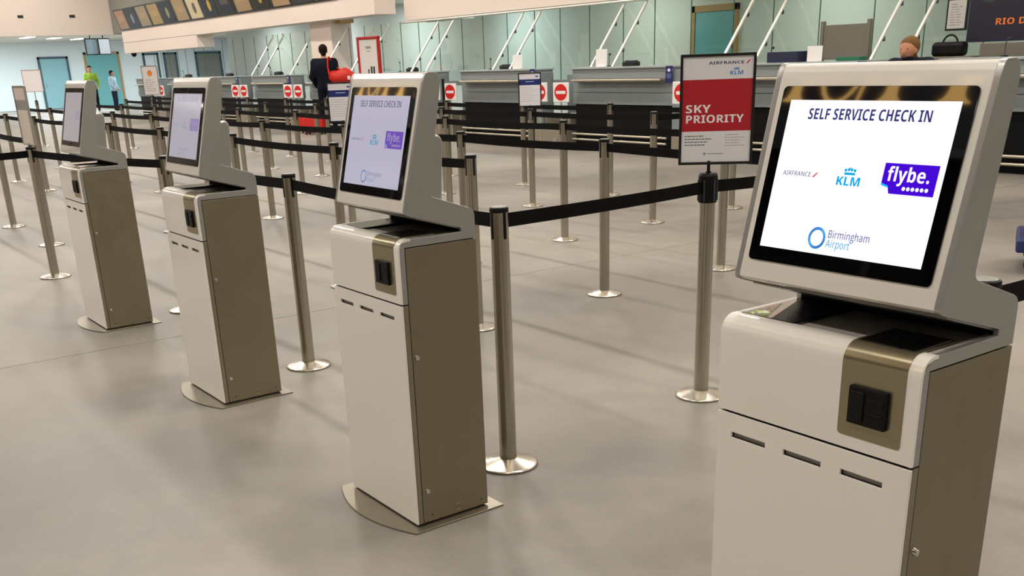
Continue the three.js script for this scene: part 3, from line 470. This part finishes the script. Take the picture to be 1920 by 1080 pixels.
for (const [a, b, k] of desks) for (const [u, kind] of [[0.25, 0], [0.5, 1]]) {
  if (kind && k === -1) continue;
  if (kind) { const t = thing('ticket_printer', 'low dark ticket printer on a check-in desk top', 'printer', [a + 2.45 * u, 1.285, DZ - 0.25], 0.1, 'dark printers on the desks'); mesh('body', rbox(-0.14, 0.14, 0, 0.07, -0.07, 0.07, 0.012), M.dark, t); mesh('lid', rbox(-0.11, 0.11, 0.07, 0.09, -0.05, 0.04, 0.008), M.wheel, t); }
  else { const t = thing('gooseneck_microphone', 'thin gooseneck microphone on a check-in desk top', 'microphone', [a + 2.45 * u, 1.285, DZ - 0.3], 0, 'microphones on the desks'); mesh('stem', new THREE.TubeGeometry(new THREE.CatmullRomCurve3([V(0, 0, 0), V(0, 0.14, -0.01), V(0.03, 0.2, 0.02), V(0.07, 0.2, 0.04)]), 12, 0.006, 6), M.wheel, t); mesh('head', new THREE.SphereGeometry(0.018, 10, 8).translate(0.08, 0.195, 0.045), M.dark, t); mesh('foot', cyl(0.04, 0.015, 0, 0.0075, 0, 16), M.dark, t); }
}

{ const t = thing('gate_pole', 'thin black and steel gate pole between two no entry signs', 'pole', [-14.87, 0, -9.3]); mesh('foot', cyl(0.09, 0.02, 0, 0.01, 0, 20), M.black, t); mesh('lower_tube', rod(V(0, 0.02, 0), V(0, 0.7, 0), 0.02), M.tube, t); mesh('upper_tube', rod(V(0, 0.7, 0), V(0, 1.15, 0), 0.026), M.black, t); mesh('arm', rod(V(0, 0.72, 0), V(0.22, 0.7, 0.02), 0.012), M.chrome, t); }
// luggage trolley at the right edge
{ const t = thing('luggage_trolley', 'blue luggage trolley with grey castor wheels at the hall side', 'trolley', [-0.27, 0, -5.05], 0.5);
  mesh('deck', rbox(-0.42, 0.42, 0.16, 0.21, -0.3, 0.3, 0.02), M.trolleyBlue, t); mesh('front_board', rbox(-0.4, -0.37, 0.21, 0.75, -0.28, 0.28, 0.01), M.trolleyBlue, t); mesh('bumper', rbox(-0.46, -0.4, 0.14, 0.23, -0.31, 0.31, 0.02), M.trolleyBlue, t);
  mesh('handle', [rod(V(0.38, 0.2, -0.26), V(0.5, 1.0, -0.26), 0.016), rod(V(0.38, 0.2, 0.26), V(0.5, 1.0, 0.26), 0.016), rod(V(0.5, 1.0, -0.26), V(0.5, 1.0, 0.26), 0.018)], M.silver, t);
  for (const [x, z] of [[-0.34, 0.24], [-0.34, -0.24], [0.34, 0.24], [0.34, -0.24]]) { const w = mesh('wheel', [cyl(0.06, 0.03, 0, 0, 0, 22).rotateX(Math.PI / 2)], M.wheel, t); w.position.set(x, 0.06, z); mesh('hub', cyl(0.03, 0.036, 0, 0, 0, 16).rotateX(Math.PI / 2), M.silver, w); mesh('fork', [rbox(-0.02, 0.02, 0, 0.1, -0.024, -0.018, 0.002), rbox(-0.02, 0.02, 0, 0.1, 0.018, 0.024, 0.002)], M.silver, w); } }

// ---------------------------------------------------------------- people
const sdCap = (p, a, b, ra, rb) => { const ax = p[0] - a[0], ay = p[1] - a[1], az = p[2] - a[2], bx = b[0] - a[0], by = b[1] - a[1], bz = b[2] - a[2]; const h = Math.max(0, Math.min(1, (ax * bx + ay * by + az * bz) / (bx * bx + by * by + bz * bz + 1e-9))); return Math.hypot(ax - bx * h, ay - by * h, az - bz * h) - (ra + (rb - ra) * h); };
function fieldMesh(bones, cx, cy, cz, half, res, blend, colourOf) {
  const mc = new MarchingCubes(res, new THREE.MeshBasicMaterial(), false, false, 120000); mc.isolation = 0;
  const k = blend;
  for (let z = 0; z < res; z++) for (let y = 0; y < res; y++) for (let x = 0; x < res; x++) {
    const p = [cx + (x - res / 2) / (res / 2) * half, cy + (y - res / 2) / (res / 2) * half, cz + (z - res / 2) / (res / 2) * half]; let d = 1e3;
    for (const [a, b, ra, rb, kk] of bones) { const e = sdCap(p, a, b, ra, rb), q = kk ?? k, h = Math.max(0, Math.min(1, 0.5 + 0.5 * (e - d) / q)); d = e * (1 - h) + d * h - q * h * (1 - h); }
    mc.field[x + y * res + z * res * res] = -d;
  }
  mc.update();
  const n = mc.count, pos = new Float32Array(n * 3), nor = new Float32Array(n * 3), col = new Float32Array(n * 3), c = new THREE.Color();
  for (let i = 0; i < n; i++) {
    for (let j = 0; j < 3; j++) { pos[3 * i + j] = [cx, cy, cz][j] + mc.positionArray[3 * i + j] * half; nor[3 * i + j] = mc.normalArray[3 * i + j]; }
    c.set(colourOf([pos[3 * i], pos[3 * i + 1], pos[3 * i + 2]])); col[3 * i] = c.r; col[3 * i + 1] = c.g; col[3 * i + 2] = c.b;
  }
  const g = new THREE.BufferGeometry(); g.setAttribute('position', new THREE.BufferAttribute(pos, 3)); g.setAttribute('color', new THREE.BufferAttribute(col, 3));
  const m = mergeVertices(g, 1e-5); m.computeVertexNormals();
  return m;
}
const skinMat = new THREE.MeshPhysicalMaterial({ vertexColors: true, roughness: 0.85, specularIntensity: 0.35 });
function person(label, [x, z], turn, o) {
  const t = thing('person', label, 'person', [x, 0, z], turn); const s = o.scale || 1, sit = o.sit || 0, P = (a) => [a[0] * s, (a[1] - sit) * s, a[2] * s];
  const J = { hipL: [-0.1, 0.95, 0], hipR: [0.1, 0.95, 0], kneeL: [-0.11, 0.52, sit ? 0.4 : 0.02], kneeR: [0.12, 0.52, sit ? 0.4 : 0.0], ankL: [-0.12, 0.09, sit ? 0.36 : -0.02], ankR: [0.13, 0.09, sit ? 0.36 : -0.03], chest: [0, 1.35, 0], pelvis: [0, 1.0, 0], neck: [0, 1.53, 0], head: [0, 1.7, 0.015], shL: [-0.19, 1.46, 0], shR: [0.19, 1.46, 0], ...o.joints };
  if (sit) { J.kneeL[1] = J.kneeR[1] = 0.98; J.ankL[1] = J.ankR[1] = 0.56; }
  const arms = o.arms || { elL: [-0.27, 1.17, 0.05], wrL: [-0.2, 0.98, 0.22], elR: [0.27, 1.17, 0.02], wrR: [0.24, 0.95, 0.16] };
  const b = [];
  const add = (a, c, ra, rb, kk) => b.push([P(a), P(c), ra * s, rb * s, kk]);
  const k = o.bulk || 1; add(J.pelvis, J.chest, 0.145 * k, 0.165 * k); add([-0.07 * k, 1.36, 0], [0.07 * k, 1.36, 0], 0.15 * k, 0.15 * k); add(J.shL, J.shR, 0.085 * k, 0.085 * k); add(J.neck, [0, 1.6, 0.01], 0.058, 0.055, 0.02);
  for (const q of ['L', 'R']) { add(J['hip' + q], J['knee' + q], 0.1, 0.07); add(J['knee' + q], J['ank' + q], 0.068, 0.05); add(J['ank' + q], [J['ank' + q][0], J['ank' + q][1] - 0.05, J['ank' + q][2] + 0.13], 0.045, 0.035, 0.02);
    add(J['sh' + q], arms['el' + q], 0.072 * k, 0.06 * k); add(arms['el' + q], arms['wr' + q], 0.058 * k, 0.04 * k, 0.03);
    const wr = arms['wr' + q]; add(wr, [wr[0], wr[1] - 0.03, wr[2] + 0.07], 0.03, 0.024, 0.015); for (let f = 0; f < 4; f++) add([wr[0] + (f - 1.5) * 0.018, wr[1] - 0.03, wr[2] + 0.07], [wr[0] + (f - 1.5) * 0.02, wr[1] - 0.06 - (f % 2) * 0.008, wr[2] + 0.13], 0.01, 0.008, 0.006); add([wr[0], wr[1] - 0.015, wr[2] + 0.03], [wr[0] + (q === 'L' ? 0.045 : -0.045), wr[1] - 0.03, wr[2] + 0.075], 0.012, 0.009, 0.008); }
  const H = J.head; add([H[0], H[1] + 0.035, H[2] - 0.015], [H[0], H[1] + 0.03, H[2] + 0.01], 0.088, 0.088, 0.02); add([H[0], H[1] - 0.06, H[2] + 0.035], [H[0], H[1] - 0.02, H[2] + 0.03], 0.055, 0.07, 0.03); add([H[0], H[1] - 0.005, H[2] + 0.1], [H[0], H[1] - 0.03, H[2] + 0.118], 0.012, 0.016, 0.015); for (const e of [-1, 1]) add([H[0] + e * 0.088, H[1] + 0.005, H[2]], [H[0] + e * 0.09, H[1] - 0.03, H[2] - 0.005], 0.014, 0.01, 0.008);
  const neckY = (1.555 - sit) * s, hipY = (0.93 - sit) * s, wrists = [P(arms.wrL), P(arms.wrR)], ankY = (0.1 - 0) * s;
  const bodyMesh = mesh('body', fieldMesh(b, 0, 0.93 * s - sit * s / 2, 0.1, 1.02 * s, o.res || 92, 0.045 * s, (p) => { if (p[1] > neckY) return o.skin || 0xb98a72; for (const w of wrists) if (Math.hypot(p[0] - w[0], p[1] - w[1], p[2] - w[2]) < 0.14 && p[2] > w[2] - 0.005 && p[1] < w[1] + 0.04) return o.skin || 0xb98a72; if (!sit && p[1] < ankY) return 0x14141a; return p[1] < hipY ? o.trousers : o.top; }), skinMat, t);
  const hb = []; const Hp = P(H); hb.push([[Hp[0], Hp[1] + 0.05 * s, Hp[2] - 0.028 * s], [Hp[0], Hp[1] + 0.045 * s, Hp[2] - 0.005 * s], 0.094 * s, 0.094 * s]); hb.push([[Hp[0], Hp[1] - 0.04 * s * (o.hairLong || 1), Hp[2] - 0.045 * s], [Hp[0], Hp[1] + 0.02 * s, Hp[2] - 0.04 * s], 0.062 * s, 0.08 * s]);
  mesh('hair', fieldMesh(hb, Hp[0], Hp[1], Hp[2], 0.2 * s, 44, 0.03 * s, () => o.hair), skinMat, t);
  const eyes = []; for (const e of [-1, 1]) eyes.push(at(new THREE.SphereGeometry(0.011 * s, 8, 6), Hp[0] + e * 0.032 * s, Hp[1] + 0.012 * s, Hp[2] + 0.088 * s)); mesh('eyes', eyes, M.dark, t); mesh('mouth', at(new RoundedBoxGeometry(0.045 * s, 0.009 * s, 0.012 * s, 2, 0.004 * s), Hp[0], Hp[1] - 0.066 * s, Hp[2] + 0.088 * s), std(0x8c4a42, 0.6), t);
  return t;
}
// traveller at the desk, seen from behind (figure faces the desks)
person('traveller in dark navy jacket standing with back to us at the check-in desks', [-19.55, -9.1], -2.04, { scale: 1.05, bulk: 1.22, top: 0x0c1120, trousers: 0x0a0e1a, hair: 0x1c1410, arms: { elL: [-0.28, 1.18, 0.06], wrL: [-0.2, 0.98, 0.24], elR: [0.28, 1.18, 0.06], wrR: [0.2, 0.98, 0.24] } });
{ const t = thing('red_shoulder_bag', 'bright red bag hanging from the traveller\'s shoulder', 'bag', [-19.22, 1.06, -9.36], 0.95);
  mesh('body', (() => { const g = new THREE.SphereGeometry(1, 24, 16); g.scale(0.33, 0.17, 0.16); const p = g.attributes.position; for (let i = 0; i < p.count; i++) { const x = p.getX(i), y = p.getY(i); p.setY(i, y + 0.025 * Math.sin(x * 16) * (y > 0 ? 1 : 0)); } g.computeVertexNormals(); return at(g, 0, 0.17, 0); })(), M.redBag, t);
  mesh('strap', new THREE.TubeGeometry(new THREE.CatmullRomCurve3([V(-0.28, 0.22, 0.08), V(-0.3, 0.42, 0.06), V(-0.27, 0.6, 0.03), V(-0.2, 0.42, -0.1), V(0.1, 0.24, -0.08)]), 24, 0.02, 8), M.redBag, t);
  mesh('tag_label', rbox(0.14, 0.2, 0.1, 0.18, 0.135, 0.15, 0.004), M.paper, t); }
for (const [i, x] of [[0, -20.15], [1, -19.4]]) { const t = thing('red_suitcase', ['red suitcase on the floor beside the traveller', 'red suitcase standing behind the traveller near the post'][i], 'suitcase', [x, 0, -8.75 + i * 0.1], 0.3 + i * 0.4); mesh('shell', rbox(-0.24, 0.24, 0.05, 0.4, -0.13, 0.13, 0.05, 4), M.redBag, t); mesh('handle', [rod(V(-0.1, 0.38, 0), V(-0.1, 0.46, 0), 0.008), rod(V(0.1, 0.38, 0), V(0.1, 0.46, 0), 0.008), rod(V(-0.1, 0.46, 0), V(0.1, 0.46, 0), 0.012)], M.dark, t); for (const [a, c] of [[-0.19, 0.09], [0.19, 0.09], [-0.19, -0.09], [0.19, -0.09]]) mesh('wheel', cyl(0.027, 0.02, 0, 0, 0, 14).rotateX(Math.PI / 2).translate(a, 0.027, c), M.dark, t); }
// someone in the hall, head showing above the nearest kiosk
person('person with tied back blond hair, head bent, showing above the bright kiosk', [-2.93, -6.8], 0.1, { scale: 0.87, top: 0x15182a, trousers: 0x15182a, hair: 0x6e5230, skin: 0xc08a6c, hairLong: 1.3, joints: { head: [0, 1.62, 0.07] } });
// two staff far off by the timber doorway
person('far staff member in a yellow high visibility vest near the timber doorway', [-44, -10.4], 1.3, { res: 64, scale: 1.0, top: 0x86a23a, trousers: 0x16181e, hair: 0x1c1814 });
person('far staff member in a pale shirt near the timber doorway', [-43.4, -11.1], 2.4, { res: 64, scale: 0.88, top: 0x9fb2c0, trousers: 0x1c2430, hair: 0x14100e });

renderer.render(scene, camera);
